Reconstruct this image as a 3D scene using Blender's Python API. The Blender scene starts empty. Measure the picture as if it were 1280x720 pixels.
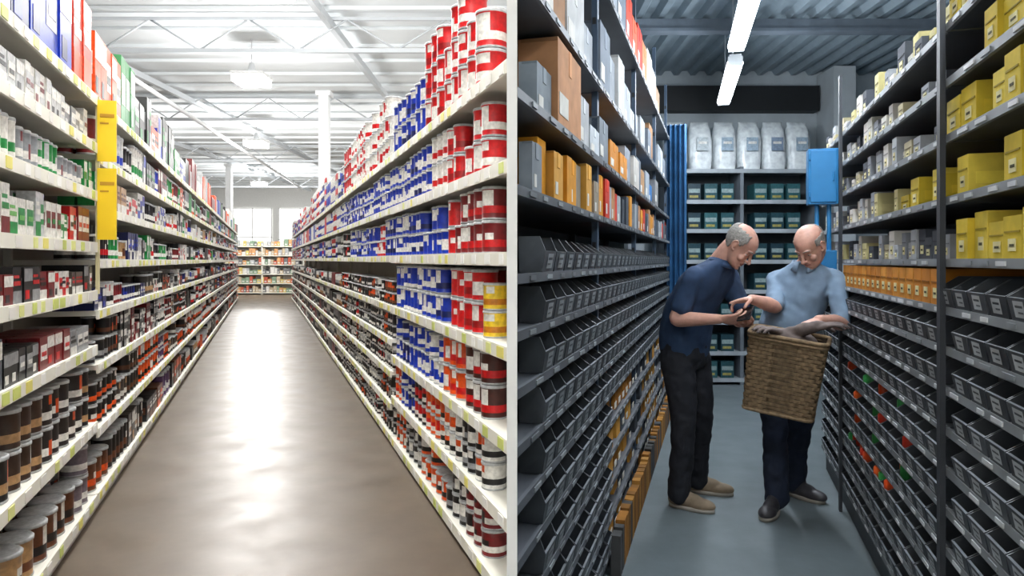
import bpy, math, random
from mathutils import Vector, Matrix
random.seed(7)
scene = bpy.context.scene
try:
    scene.view_settings.view_transform = 'Standard'
except Exception:
    pass
COL = scene.collection

def lin(c):
    o = []
    for v in c[:3]:
        v = v / 255.0
        o.append(v / 12.92 if v <= 0.04045 else ((v + 0.055) / 1.055) ** 2.4)
    return (o[0], o[1], o[2], 1.0)

# ------------------------------------------------------------- materials
def new_mat(name):
    m = bpy.data.materials.new(name)
    m.use_nodes = True
    nt = m.node_tree
    b = nt.nodes["Principled BSDF"]
    return m, nt, b

def attr_mat(name, rough=0.45, metal=0.0, var=0.25, scale=18.0, spec=0.5):
    m, nt, b = new_mat(name)
    a = nt.nodes.new("ShaderNodeAttribute"); a.attribute_name = "Col"
    tc = nt.nodes.new("ShaderNodeTexCoord")
    n = nt.nodes.new("ShaderNodeTexNoise"); n.inputs["Scale"].default_value = scale
    n.inputs["Detail"].default_value = 3
    nt.links.new(tc.outputs["Object"], n.inputs["Vector"])
    mr = nt.nodes.new("ShaderNodeMapRange")
    mr.inputs[1].default_value = 0.35; mr.inputs[2].default_value = 0.65
    mr.inputs[3].default_value = 1.0 - var; mr.inputs[4].default_value = 1.0
    nt.links.new(n.outputs["Fac"], mr.inputs[0])
    mx = nt.nodes.new("ShaderNodeMix"); mx.data_type = 'RGBA'; mx.blend_type = 'MULTIPLY'
    mx.inputs[0].default_value = 1.0
    nt.links.new(a.outputs["Color"], mx.inputs[6])
    nt.links.new(mr.outputs[0], mx.inputs[7])
    nt.links.new(mx.outputs[2], b.inputs["Base Color"])
    b.inputs["Roughness"].default_value = rough
    b.inputs["Metallic"].default_value = metal
    b.inputs["Specular IOR Level"].default_value = spec
    return m

def plain_mat(name, c, rough=0.6, metal=0.0, var=0.12, scale=8.0, bump=0.0, bscale=60.0):
    m, nt, b = new_mat(name)
    tc = nt.nodes.new("ShaderNodeTexCoord")
    n = nt.nodes.new("ShaderNodeTexNoise"); n.inputs["Scale"].default_value = scale
    n.inputs["Detail"].default_value = 5
    nt.links.new(tc.outputs["Object"], n.inputs["Vector"])
    cr = nt.nodes.new("ShaderNodeValToRGB")
    base = lin(c)
    lo = tuple(v * (1 - var) for v in base[:3]) + (1,)
    hi = tuple(min(1, v * (1 + var)) for v in base[:3]) + (1,)
    cr.color_ramp.elements[0].position = 0.3; cr.color_ramp.elements[0].color = lo
    cr.color_ramp.elements[1].position = 0.7; cr.color_ramp.elements[1].color = hi
    nt.links.new(n.outputs["Fac"], cr.inputs["Fac"])
    nt.links.new(cr.outputs["Color"], b.inputs["Base Color"])
    b.inputs["Roughness"].default_value = rough
    b.inputs["Metallic"].default_value = metal
    if bump > 0:
        n2 = nt.nodes.new("ShaderNodeTexNoise"); n2.inputs["Scale"].default_value = bscale
        nt.links.new(tc.outputs["Object"], n2.inputs["Vector"])
        bp = nt.nodes.new("ShaderNodeBump"); bp.inputs["Strength"].default_value = bump
        bp.inputs["Distance"].default_value = 0.01
        nt.links.new(n2.outputs["Fac"], bp.inputs["Height"])
        nt.links.new(bp.outputs["Normal"], b.inputs["Normal"])
    return m

def emit_mat(name, c, s):
    m, nt, b = new_mat(name)
    b.inputs["Base Color"].default_value = lin(c)
    b.inputs["Emission Color"].default_value = lin(c)
    b.inputs["Emission Strength"].default_value = s
    return m

def concrete(name, c1, c2, r1, r2, spec=.5):
    m, nt, b = new_mat(name)
    tc = nt.nodes.new("ShaderNodeTexCoord")
    n = nt.nodes.new("ShaderNodeTexNoise"); n.inputs["Scale"].default_value = 2.2; n.inputs["Detail"].default_value = 10
    n.inputs["Roughness"].default_value = 0.7
    nt.links.new(tc.outputs["Object"], n.inputs["Vector"])
    cr = nt.nodes.new("ShaderNodeValToRGB")
    cr.color_ramp.elements[0].position = 0.2; cr.color_ramp.elements[0].color = lin(c1)
    cr.color_ramp.elements[1].position = 0.8; cr.color_ramp.elements[1].color = lin(c2)
    nt.links.new(n.outputs["Fac"], cr.inputs["Fac"])
    nt.links.new(cr.outputs["Color"], b.inputs["Base Color"])
    n2 = nt.nodes.new("ShaderNodeTexNoise"); n2.inputs["Scale"].default_value = 3; n2.inputs["Detail"].default_value = 8
    nt.links.new(tc.outputs["Object"], n2.inputs["Vector"])
    mr = nt.nodes.new("ShaderNodeMapRange")
    mr.inputs[1].default_value = 0.3; mr.inputs[2].default_value = 0.7
    mr.inputs[3].default_value = r1; mr.inputs[4].default_value = r2
    nt.links.new(n2.outputs["Fac"], mr.inputs[0])
    nt.links.new(mr.outputs[0], b.inputs["Roughness"])
    b.inputs["Specular IOR Level"].default_value = spec
    return m

M_PROD = attr_mat("product_print", 0.38, 0.0, 0.3, 45)
M_SHELF = attr_mat("painted_steel_shelf", 0.5, 0.0, 0.1, 4)
M_RACK = attr_mat("dark_steel_rack", 0.55, 0.0, 0.25, 6)
M_BIN = attr_mat("bin_plastic", 0.5, 0.0, 0.25, 9)
M_CARD = attr_mat("carton_board", 0.8, 0.0, 0.2, 14, 0.2)

# ------------------------------------------------------------- mesh builder
class MB:
    def __init__(s):
        s.v = []; s.f = []; s.c = []; s.sm = []
    def quad(s, pts, col, sm=False):
        i = len(s.v); s.v += [tuple(p) for p in pts]
        s.f.append(tuple(range(i, i + len(pts)))); s.c.append(lin(col)); s.sm.append(sm)
    def box(s, x0, x1, y0, y1, z0, z1, col):
        if x0 > x1: x0, x1 = x1, x0
        if y0 > y1: y0, y1 = y1, y0
        i = len(s.v)
        s.v += [(x0,y0,z0),(x1,y0,z0),(x1,y1,z0),(x0,y1,z0),(x0,y0,z1),(x1,y0,z1),(x1,y1,z1),(x0,y1,z1)]
        c = lin(col)
        for f in ((0,3,2,1),(4,5,6,7),(0,1,5,4),(1,2,6,5),(2,3,7,6),(3,0,4,7)):
            s.f.append(tuple(i + k for k in f)); s.c.append(c); s.sm.append(False)
    def prism(s, poly, z0, z1, col):
        n = len(poly)
        if n < 3: return
        area = sum(poly[k][0]*poly[(k+1)%n][1]-poly[(k+1)%n][0]*poly[k][1] for k in range(n))
        if area < 0: poly = poly[::-1]
        i = len(s.v); c = lin(col)
        s.v += [(p[0], p[1], z0) for p in poly] + [(p[0], p[1], z1) for p in poly]
        s.f.append(tuple(i + k for k in range(n))[::-1]); s.c.append(c); s.sm.append(False)
        s.f.append(tuple(i + n + k for k in range(n))); s.c.append(c); s.sm.append(False)
        for k in range(n):
            k2 = (k + 1) % n
            s.f.append((i+k, i+k2, i+n+k2, i+n+k)); s.c.append(c); s.sm.append(False)
    def lathe(s, cx, cy, prof, cols, n=14, patch=None):
        i = len(s.v); m = len(prof)
        for z, r in prof:
            for k in range(n):
                a = 2 * math.pi * k / n
                s.v.append((cx + r * math.cos(a), cy + r * math.sin(a), z))
        for b in range(m - 1):
            c = lin(cols[b])
            for k in range(n):
                k2 = (k + 1) % n
                cc = c
                if patch and b in patch[0]:
                    a = 2 * math.pi * (k + .5) / n
                    d = (a - patch[1] + math.pi) % (2 * math.pi) - math.pi
                    if abs(d) < patch[2]: cc = lin(patch[3])
                s.f.append((i+b*n+k, i+b*n+k2, i+(b+1)*n+k2, i+(b+1)*n+k)); s.c.append(cc); s.sm.append(True)
        s.f.append(tuple(i+(m-1)*n+k for k in range(n))); s.c.append(lin(cols[-1])); s.sm.append(False)
    def bar(s, p, q, r, col, n=6):
        p = Vector(p); q = Vector(q); d = (q - p).normalized()
        a = d.orthogonal().normalized(); b = d.cross(a)
        i = len(s.v)
        for e in (p, q):
            for k in range(n):
                t = 2 * math.pi * k / n
                s.v.append(tuple(e + a * r * math.cos(t) + b * r * math.sin(t)))
        c = lin(col)
        for k in range(n):
            k2 = (k + 1) % n
            s.f.append((i+k, i+k2, i+n+k2, i+n+k)); s.c.append(c); s.sm.append(True)
        s.f.append(tuple(i+k for k in range(n))[::-1]); s.c.append(c); s.sm.append(False)
        s.f.append(tuple(i+n+k for k in range(n))); s.c.append(c); s.sm.append(False)
    def done(s, name, mat, rot=0.0, loc=(0,0,0), parent=None, attr=True):
        me = bpy.data.meshes.new(name)
        me.from_pydata(s.v, [], s.f)
        if attr:
            ca = me.color_attributes.new("Col", 'FLOAT_COLOR', 'CORNER')
            buf = []
            for f, c in zip(s.f, s.c):
                buf.extend(c * len(f))
            ca.data.foreach_set("color", buf)
        me.polygons.foreach_set("use_smooth", s.sm)
        me.materials.append(mat)
        me.update()
        o = bpy.data.objects.new(name, me)
        COL.objects.link(o)
        o.rotation_euler = (0, 0, rot); o.location = loc
        if parent: o.parent = parent
        return o

def empty(name, loc=(0,0,0), rot=0.0):
    e = bpy.data.objects.new(name, None); COL.objects.link(e)
    e.location = loc; e.rotation_euler = (0, 0, rot); e.empty_display_size = 0.1
    return e

def clip_poly(poly, g):
    out = []; n = len(poly)
    for k in range(n):
        p, q = poly[k], poly[(k+1) % n]
        gp, gq = g(*p), g(*q)
        if gp >= 0: out.append(p)
        if (gp >= 0) != (gq >= 0):
            t = gp / (gp - gq)
            out.append((p[0] + t*(q[0]-p[0]), p[1] + t*(q[1]-p[1])))
    return out

AL = math.radians(18.95); AR = math.radians(-16.1)
def gL(s, t): return -(s*math.cos(AL) - t*math.sin(AL)) - 0.014     # stays left of the partition
def gR(s, t): return (s*math.cos(AR) - t*math.sin(AR)) - 0.014      # stays right of the partition
def gAll(s, t): return 1.0
def availR(face, t):   # free depth behind the left rack face before the partition
    return face - (0.016 + t*math.sin(AR)) / math.cos(AR)

# ------------------------------------------------------------- products
W=(238,236,230); K=(28,28,30); G=(150,152,155); LG=(200,202,204); RED=(206,16,22); DR=(120,20,26)
BL=(14,52,176); DB=(18,30,92); GR=(24,140,66); LGR=(110,180,90); OR=(232,84,20); YE=(238,200,40)
BR=(105,60,36); TAN=(190,150,105); PU=(90,60,110); TE=(40,120,130); MET=(185,188,190)

def can(mb, side, s, t, z, r, h, A, B, C, n=14):
    fa = math.pi if side > 0 else 0.0
    if n > 8:
        prof = [(z, r*.95), (z+.03*h, r), (z+.06*h, r*.96), (z+.2*h, r*.96), (z+.42*h, r*.96), (z+.62*h, r*.96), (z+.88*h, r*.96), (z+.91*h, r*1.02), (z+.97*h, r*1.02), (z+h, r*.96), (z+h*.985, r*.8)]
        cols = [MET, MET, A, B, A, A, A, MET, MET, MET, LG]
        mb.lathe(s, t, prof, cols, n, (random.choice(((4,5),(5,),(4,),(3,4))), fa + random.uniform(-.2,.8), random.choice((.45,.6,.3)), C))
    else:
        prof = [(z, r), (z+.25*h, r), (z+.5*h, r), (z+.92*h, r), (z+h, r*.95)]
        mb.lathe(s, t, prof, [A, B, A, MET, LG], n, ((2,), fa, .5, C))

def pbox(mb, side, face, t, w, d, z, h, A, B, C, near=True):
    mb.box(face, face + side*d, t, t+w, z, z+h, A)
    if near:
        e = .0015; x0 = face - side*e
        k = random.choice((0,1,2))
        if k == 0:
            mb.box(x0, face, t+.1*w, t+.9*w, z+.3*h, z+.75*h, B)
            mb.box(x0-side*e, x0, t+.2*w, t+.8*w, z+.42*h, z+.55*h, C)
        elif k == 1:
            mb.box(x0, face, t, t+w, z+.6*h, z+.95*h, B)
            mb.box(x0, face, t+.15*w, t+.6*w, z+.1*h, z+.35*h, C)
        else:
            mb.box(x0, face, t, t+w, z, z+.35*h, B)
            mb.box(x0, face, t+.1*w, t+.9*w, z+.5*h, z+.62*h, C)
            mb.box(x0, face, t+.1*w, t+.7*w, z+.7*h, z+.78*h, C)
        mb.box(face + side*.08*d, face + side*.92*d, t-e, t, z+.35*h, z+.7*h, B)
        mb.box(face + side*.2*d, face + side*.8*d, t-2*e, t-e, z+.45*h, z+.55*h, C)

def fill(mb, side, face, t0, t1, z, hmax, kind, pals, w=(.1,.13), h=(.12,.18), stack=1, rows=2, g=gAll, gap=.012, jit=.01):
    t = t0
    pi = random.randrange(len(pals))
    while t < t1 - w[0]:
        pi = (pi + random.randint(1, max(1, len(pals)-1))) % len(pals)
        A, B, C = pals[pi]
        ww = random.uniform(*w); hh = random.uniform(*h)
        st = stack
        while st > 1 and hh*st > hmax: st -= 1
        hh = min(hh, hmax)
        k = kind if kind != 'mix' else random.choice(('can','box','can'))
        def fits(s0, t_):
            if k == 'can':
                c = s0 + side*ww/2
                return g(c, t_ + ww/2) - ww/2 > 0
            return min(g(s0 + side*ww, t_), g(s0 + side*ww, t_+ww), g(s0, t_)) > 0
        guard = 0
        while not fits(face + side*(.008+jit), t) and guard < 400:
            t += .005; guard += 1
        for i in range(random.randint(2, 5)):
            if t + ww > t1: break
            if random.random() < .02: t += ww; continue
            far = t > 10
            rr = 1 if far else rows
            for r_ in range(rr):
                s0 = face + side*(.008 + r_*(ww+.008)) + side*random.uniform(0, jit)
                if not fits(s0, t): continue
                ns = max(1, st - (random.random() < .15))
                for q in range(ns):
                    if k == 'can':
                        can(mb, side, s0 + side*ww/2, t + ww/2, z + q*hh, ww/2, hh*.985, A, B, C, 8 if far else 16)
                    elif k == 'box':
                        pbox(mb, side, s0, t, ww*.97, ww, z + q*hh, hh*.99, A, B, C, not far)
            t += ww + gap*random.uniform(.1, .7)
        t += gap*.6

def shelving(mb, side, face, depth, t0, t1, levels, bay, top, g, board, edge, back, tags, th=.03, lip=.045, post=None, zbase=0.0):
    t = t0
    while t < t1 - .01:
        te = min(t + bay, t1)
        for z in levels:
            poly = [(face, t+.008), (face, te-.008), (face+side*depth, te-.008), (face+side*depth, t+.008)]
            mb.prism(clip_poly(poly, g), z-th, z, board)
            lp = [(face-side*.012, t+.01), (face-side*.012, te-.01), (face, te-.01), (face, t+.01)]
            mb.prism(clip_poly(lp, g), z-lip, z+.004, edge)
            if tags and t < 14:
                u = t + .05
                while u < te - .12:
                    if g(face, u) > 0:
                        tw = random.uniform(.05,.09)
                        c = random.choice(tags)
                        mb.box(face-side*.0155, face-side*.012, u, u+tw, z-lip+.006, z-.003, c)
                    u += random.uniform(.12,.24)
        bp = [(face+side*depth, t), (face+side*depth, te), (face+side*(depth+.02), te), (face+side*(depth+.02), t)]
        mb.prism(clip_poly(bp, g), zbase, top, back)
        pp = [(face+side*(depth-.04), t-.015), (face+side*(depth-.04), t+.015), (face+side*depth, t+.015), (face+side*depth, t-.015)]
        mb.prism(clip_poly(pp, g), zbase, top, post or board)
        kp = [(face+side*.02, t), (face+side*.02, te), (face+side*.04, te), (face+side*.04, t)]
        mb.prism(clip_poly(kp, g), zbase, levels[-1]-.02, board)
        t = te

# ============================================================= ROOM SHELL
def slab(name, x0,x1,y0,y1,z0,z1, mat):
    mb = MB(); mb.box(x0,x1,y0,y1,z0,z1,(200,200,200))
    return mb.done(name, mat, attr=False)

M_FL = concrete("polished_concrete", (80,68,56), (102,89,75), .34, .46, .4)
M_FR = concrete("grey_screed", (92,102,106), (114,124,128), .5, .65, .4)
M_WW = plain_mat("white_paint", (244,244,242), .7, var=.03)
M_WG = plain_mat("grey_blue_paint", (186,196,202), .8, var=.06)
M_CL = plain_mat("ceiling_white", (230,235,238), .8, var=.05, scale=.6)
M_CR = plain_mat("corrugated_steel", (150,166,176), .45, .2, var=.08)
slab("floor", -50, 0.0, -3, 60, -.1, 0, M_FL)
slab("floor.001", 0.0, 7, -3, 9.6, -.1, 0, M_FR)
slab("wall_partition", -.0108, .0108, 1.5, 60, 0, 7.6, M_WW)
slab("wall_light_block", -.0108, .0108, -3, 1.5, 3.98, 7.6, M_WW)  # unseen, added to close the gap where light would leak between the rooms
slab("wall_back", -50, -.011, 60, 60.2, 0, 7.6, M_WW)
slab("wall_left", -50.2, -50, -3, 60, 0, 7.6, M_WW)
slab("wall_front", -50, 7, -3.2, -3, 0, 7.6, M_WW)
slab("wall_far_end", .011, 7, 9.45, 9.6, 0, 4.0, M_WG)
slab("wall_right", 7, 7.2, -3, 9.6, 0, 4.0, M_WG)
mb = MB(); mb.box(-50,-.011,-3,60,7.5,7.7,(210,215,220))
y = 8
while y < 60:
    mb.box(-50,-.02,y,y+.14,7.42,7.5,(200,206,212)); y += 1.5
mb.done("ceiling", M_CL, attr=False)
mb = MB(); mb.box(.011,7,-3,9.45,3.98,4.1,(120,130,140))
x = .1
while x < 6.9:
    mb.quad([(x,-3,3.98),(x+.04,-3,3.92),(x+.04,9.44,3.92),(x,9.44,3.98)],(120,130,140))
    mb.quad([(x+.04,-3,3.92),(x+.1,-3,3.92),(x+.1,9.44,3.92),(x+.04,9.44,3.92)],(120,130,140))
    mb.quad([(x+.1,-3,3.92),(x+.14,-3,3.98),(x+.14,9.44,3.98),(x+.1,9.44,3.92)],(120,130,140))
    x += .22
mb.done("ceiling.001", M_CR, attr=False)

M_TR = attr_mat("truss_paint", .6, 0, .05, 3)
def truss(y, z0=6.6, z1=7.35, x0=-34, x1=-.1):
    mb = MB(); c = (206,211,216)
    mb.box(x0,x1,y-.06,y+.06,z0-.07,z0+.03,c); mb.box(x0,x1,y-.05,y+.05,z1-.03,z1+.05,c)
    x = x0; up = True
    while x < x1-1.2:
        mb.bar((x,y,z0 if up else z1),(x+1.2,y,z1 if up else z0),.025,c); up = not up; x += 1.2
    return mb.done("roof_truss", M_TR)
for y in (17.5,26,37,50): truss(y)
mb = MB()
for xx in (-16.5,-11.5,-4.4):
    mb.box(xx-.07,xx+.07,10,59,7.12,7.3,(206,211,216))
mb.done("roof_beam", M_TR)
mb = MB(); mb.bar((-9.2,12,6.4),(-14.5,50,6.4),.07,(228,230,232),10)
mb.done("ceiling_pipe", M_TR)
for (cx,cy) in ((-6.25,24.0),(-16.5,42.0)):
    mb = MB(); mb.box(cx-.16,cx+.16,cy-.16,cy+.16,0,7.1,(242,244,246)); mb.box(cx-.24,cx+.24,cy-.24,cy+.24,0,.25,(240,242,244)); mb.box(cx-.24,cx+.24,cy-.24,cy+.24,6.95,7.1,(240,242,244))
    mb.done("column", M_TR)
M_GLOW = emit_mat("end_wall_glow", (250,250,246), 1.4)  # glowing panels added to whiten the far end; no window known there
for k,(x0,x1,z0,z1) in enumerate(((-28,-20,1.0,5.8),(-19.4,-10.5,.6,5.8),(-9.8,-1,1.0,5.8))):
    e = empty("glow_panel_%d"%(k+1), ((x0+x1)/2, 59.95, (z0+z1)/2))
    mb = MB(); w=(x1-x0)/2; hh=(z1-z0)/2
    mb.box(-w,w,-.02,.02,-hh,hh,W); mb.done("glow_face", M_GLOW, parent=e, attr=False)
    mb = MB()
    for q in range(6):
        xx=-w+q*2*w/5; mb.box(xx-.03,xx+.03,-.06,0,-hh,hh,(240,241,242))
    for zz in (-hh,0,hh): mb.box(-w-.03,w+.03,-.06,0,zz-.03,zz+.03,(240,241,242))
    mb.done("frame", M_TR, parent=e)

M_LENS = emit_mat("lamp_lens", (255,252,244), 12)
def highbay(x, y, z=6.25, power=420):
    e = empty("ceiling_lamp", (x,y,z))
    mb = MB()
    mb.lathe(0,0,[(.18,.12),(.26,.12),(.5,.06),(.52,.02)],[LG,LG,LG,LG],12)
    mb.bar((0,0,.5),(0,0,7.4-z),.012,LG)
    mb.box(-.42,.42,-.42,.42,.12,.2,(225,225,225))
    mb.done("housing", M_TR, parent=e)
    mb = MB(); mb.box(-.39,.39,-.39,.39,-.06,.12,W); mb.done("lens", M_LENS, parent=e, attr=False)
    l = bpy.data.lights.new("bulb", 'POINT'); l.energy = power; l.shadow_soft_size = .45; l.color = (1,.985,.96)
    l.specular_factor = .4
    o = bpy.data.objects.new("bulb", l); COL.objects.link(o); o.location = (0,0,-.6); o.parent = e
uL = Vector((-math.sin(AL), math.cos(AL)))
for t,p in ((2.5,350),(7.5,520),(13.5,540),(20.3,600),(31.5,1050),(48,1500)):  # first two hang out of view, added to light the near shelves
    highbay(uL.x*t - (.35 if t>15 else 0), uL.y*t, 6.25, p)
for (x,y,p) in ((-16.5,30,700),(-3.0,30,520),(-.9,-1.7,230)): highbay(x,y,6.25,p)  # last one is added behind the camera to brighten the partition's front edge

# ============================================================= LEFT HALL: paint aisle
BOARD=(232,230,220); EDGE=(240,238,226); PEG=(176,170,158)
TAGS=[(236,226,120),(228,232,150),W,W,(210,220,120),(250,250,246)]
LV1=[2.46,2.18,1.9,1.6,1.32,1.0,.55,.12]
LV2=[2.46,2.12,1.82,1.5,1.2,.88,.5,.12]
sh = MB()
shelving(sh,-1,-.94,.46,2.8,4.8,LV1,2.0,2.5,gAll,BOARD,EDGE,PEG,TAGS,lip=.055)
shelving(sh,-1,-.94,.46,4.8,28.8,LV2,2.0,2.5,gAll,BOARD,EDGE,PEG,TAGS,lip=.05)
sh.done("gondola_shelving", M_SHELF, AL)
RV1=[2.34,1.92,1.53,1.13,.74,.41,.08]
RV2=[2.34,1.92,1.53,1.13,.86,.6,.34,.08]
sh = MB()
shelving(sh,1,.97,.46,2.85,5.8,RV1,2.95,2.38,gL,BOARD,EDGE,PEG,TAGS,lip=.055)
shelving(sh,1,.97,.46,5.8,28.8,RV2,2.3,2.38,gL,BOARD,EDGE,PEG,TAGS,lip=.05)
sh.done("gondola_shelving", M_SHELF, AL)

pm = MB()
f=-.94
fill(pm,-1,f,2.82,3.6,2.46,.6,'box',[(DB,W,BL),((60,80,120),W,K)],(.2,.26),(.36,.46),1,1)
fill(pm,-1,f,3.6,4.35,2.46,.6,'box',[((200,215,230),BL,W),(BL,W,DB)],(.2,.24),(.42,.5),1,1)
fill(pm,-1,f,4.35,4.78,2.46,.6,'box',[(OR,RED,W),((214,60,30),OR,W)],(.19,.21),(.46,.52),1,1)
fill(pm,-1,f,2.82,4.78,2.18,.25,'box',[(LG,W,K),((120,124,130),W,LG),(W,LG,DR)],(.07,.1),(.1,.2),1,2)
fill(pm,-1,f,2.82,4.78,1.9,.25,'mix',[(W,GR,W),(LG,W,GR),((150,155,160),W,DR),(GR,W,LG)],(.07,.1),(.12,.2),1,2)
fill(pm,-1,f,2.82,4.25,1.6,.25,'box',[(W,GR,LGR),(GR,W,W),(LG,GR,W),(W,DR,GR)],(.07,.11),(.13,.22),1,2)
fill(pm,-1,f,4.25,4.78,1.6,.25,'box',[(DR,W,RED),(RED,W,K)],(.08,.1),(.16,.2),1,2)
fill(pm,-1,f,2.82,4.78,1.32,.24,'box',[(DR,W,K),((90,80,74),W,RED),(W,DR,G),(K,G,RED),(TAN,W,BR),(W,RED,K)],(.05,.12),(.1,.17),1,2)
fill(pm,-1,f,2.82,4.78,1.0,.26,'box',[(G,W,K),(K,G,W),(DR,W,RED),((90,94,104),W,LG),(W,K,RED),(K,W,G)],(.07,.14),(.12,.2),1,2)
fill(pm,-1,f,2.82,4.78,.55,.4,'can',[(K,OR,BR),(K,BR,W),((60,40,30),TAN,W),(K,TAN,OR),((40,34,34),W,OR),(BR,TAN,W)],(.12,.16),(.15,.19),2,2)
fill(pm,-1,f,2.82,3.4,.12,.36,'box',[(G,DR,W),(BR,W,OR)],(.2,.24),(.24,.3),1,2)
fill(pm,-1,f,3.4,4.78,.12,.36,'mix',[(K,BR,OR),(BR,K,W),(DR,TAN,K),((120,110,120),W,OR),(TAN,BR,W)],(.14,.18),(.16,.2),2,2)
P_T=[(GR,W,LG),(K,W,G),(BL,W,LG),(LG,BL,W),(DR,W,K),(OR,W,K),(W,GR,K),(K,G,GR)]
P_M=[(W,BL,K),(GR,W,LG),(LG,W,RED),(K,W,G),(W,RED,K),(TAN,W,BR)]
P_D=[(K,W,G),(K,BR,OR),(K,G,W),(DB,W,BL),(DR,W,K),((70,66,64),TAN,W),(K,RED,W),(W,K,RED)]
P_B=[(K,BR,W),(BR,OR,W),(K,OR,W),(PU,W,LG),((70,60,56),W,TAN),(OR,K,W)]
t=4.82
while t < 28.6:
    te=t+1.96
    for z,hm,pals,kk,st,wr,hr in ((2.46,.5,P_T,'box',1,(.12,.24),(.22,.5)),(2.12,.3,P_T,'mix',1,(.09,.14),(.16,.28)),(1.82,.26,P_M,'mix',1,(.08,.12),(.12,.24)),
        (1.5,.27,P_M+P_D,'mix',1,(.07,.12),(.12,.22)),(1.2,.25,P_D,'mix',1,(.07,.11),(.1,.2)),(.88,.27,P_D,'mix',2,(.08,.12),(.11,.14)),(.5,.33,P_B,'can',2,(.11,.16),(.13,.17)),(.12,.32,P_B,'mix',1,(.12,.18),(.16,.26))):
        fill(pm,-1,f,t,te,z,hm,kk,pals,wr,hr,st,2)
    t+=2.0
pm.done("paint_cans_and_cartons", M_PROD, AL)

pm = MB(); f=.97
R1=[(RED,RED,W),(RED,W,W),(RED,(150,10,14),W)]; B1=[(BL,BL,W),(BL,W,W),(BL,DB,W)]; RW=[(RED,W,RED),(W,RED,W),(RED,RED,W)]
BW=[(BL,W,W),(W,BL,BL),(BL,DB,W)]; DK=[(K,K,W),(K,G,W),((50,50,56),W,K),(W,K,G),(K,W,RED)]
fill(pm,1,f,2.85,4.7,2.34,.8,'can',[(RED,RED,W),(RED,(150,14,20),W),(RED,W,W)],(.16,.17),(.19,.2),3,2,gL)
fill(pm,1,f,4.7,6.0,2.34,.6,'can',[(BL,BL,W),(BL,DB,W)],(.15,.16),(.19,.2),2,2,gL)
fill(pm,1,f,6.0,9,2.34,.6,'can',[(RED,W,W),(W,RED,W),(W,W,RED)],(.15,.16),(.18,.2),3,2,gL)
fill(pm,1,f,9,28.6,2.34,.6,'can',RW+BW+[(W,LG,RED)],(.16,.19),(.18,.22),3,1,gL)
fill(pm,1,f,2.85,3.8,1.92,.36,'can',R1,(.13,.14),(.165,.17),2,2,gL)
fill(pm,1,f,3.8,4.5,1.92,.38,'can',R1+[(W,RED,W)],(.12,.13),(.16,.17),2,2,gL)
fill(pm,1,f,4.5,9,1.92,.38,'can',B1+B1+BW,(.12,.13),(.15,.17),2,2,gL)
fill(pm,1,f,9,28.6,1.92,.36,'mix',BW+RW+B1,(.13,.16),(.15,.17),2,1,gL)
fill(pm,1,f,2.85,4.1,1.53,.34,'can',[(RED,RED,W),(RED,W,W),(DR,RED,W)],(.12,.13),(.155,.165),2,3,gL)
fill(pm,1,f,4.1,5.78,1.53,.36,'can',B1,(.12,.13),(.15,.16),2,3,gL)
fill(pm,1,f,5.82,9,1.53,.36,'can',BW+[(RED,W,W),(BL,BL,W)],(.1,.12),(.14,.16),2,2,gL)
fill(pm,1,f,9,28.6,1.53,.33,'can',DK+RW+BW,(.13,.16),(.14,.16),2,1,gL)
fill(pm,1,f,2.85,3.42,1.13,.36,'can',[(YE,(200,120,20),W)],(.12,.125),(.13,.14),2,2,gL)
fill(pm,1,f,3.42,4.1,1.13,.36,'can',R1+[((170,40,20),RED,W)],(.13,.14),(.16,.17),2,3,gL)
fill(pm,1,f,4.1,5.78,1.13,.36,'can',B1+BW,(.12,.13),(.16,.17),2,3,gL)
fill(pm,1,f,2.85,3.75,.74,.35,'can',[(DR,OR,W),((70,30,24),RED,W)],(.12,.14),(.155,.165),2,2,gL)
fill(pm,1,f,3.75,4.15,.74,.35,'can',[(OR,RED,W)],(.12,.13),(.16,.165),2,2,gL)
fill(pm,1,f,4.15,5.78,.74,.35,'can',BW+[(DB,BL,W),(BL,BL,W)],(.12,.13),(.15,.16),2,2,gL)
fill(pm,1,f,2.85,5.78,.41,.28,'can',[(K,W,RED),(DB,W,BL),(W,K,OR),(OR,W,RED),(K,G,W),(BL,W,W)],(.11,.13),(.13,.135),2,3,gL)
fill(pm,1,f,2.85,5.78,.08,.28,'can',[(K,W,K),(OR,K,W),(DR,W,K),(K,G,W),(W,G,K)],(.12,.14),(.13,.135),2,3,gL)
for z,hm in ((1.13,.23),(.86,.22),(.6,.22),(.34,.22),(.08,.22)):
    fill(pm,1,f,5.82,10,z,hm,'can',DK+[(K,BR,OR)],(.09,.11),(.1,.105),2,2,gL)
    fill(pm,1,f,10,28.6,z,hm,'mix',DK+[(DR,W,K),(BR,TAN,W)],(.12,.15),(.15,.2),1,1,gL)
pm.done("paint_cans", M_PROD, AL)

e = empty("aisle_sign", (0,0,0), AL)
mb = MB()
for z0,z1 in ((2.08,2.44),(1.62,2.04)):
    mb.box(-.93,-.83,4.785,4.8,z0,z1,(244,206,30)); mb.box(-.915,-.84,4.782,4.785,z1-.1,z1-.08,(190,140,30)); mb.box(-.915,-.87,4.782,4.785,z1-.14,z1-.13,(190,140,30))
mb.box(-.94,-.92,4.79,4.81,1.3,2.46,(200,190,150))
mb.done("panel", M_SHELF, parent=e)

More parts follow.
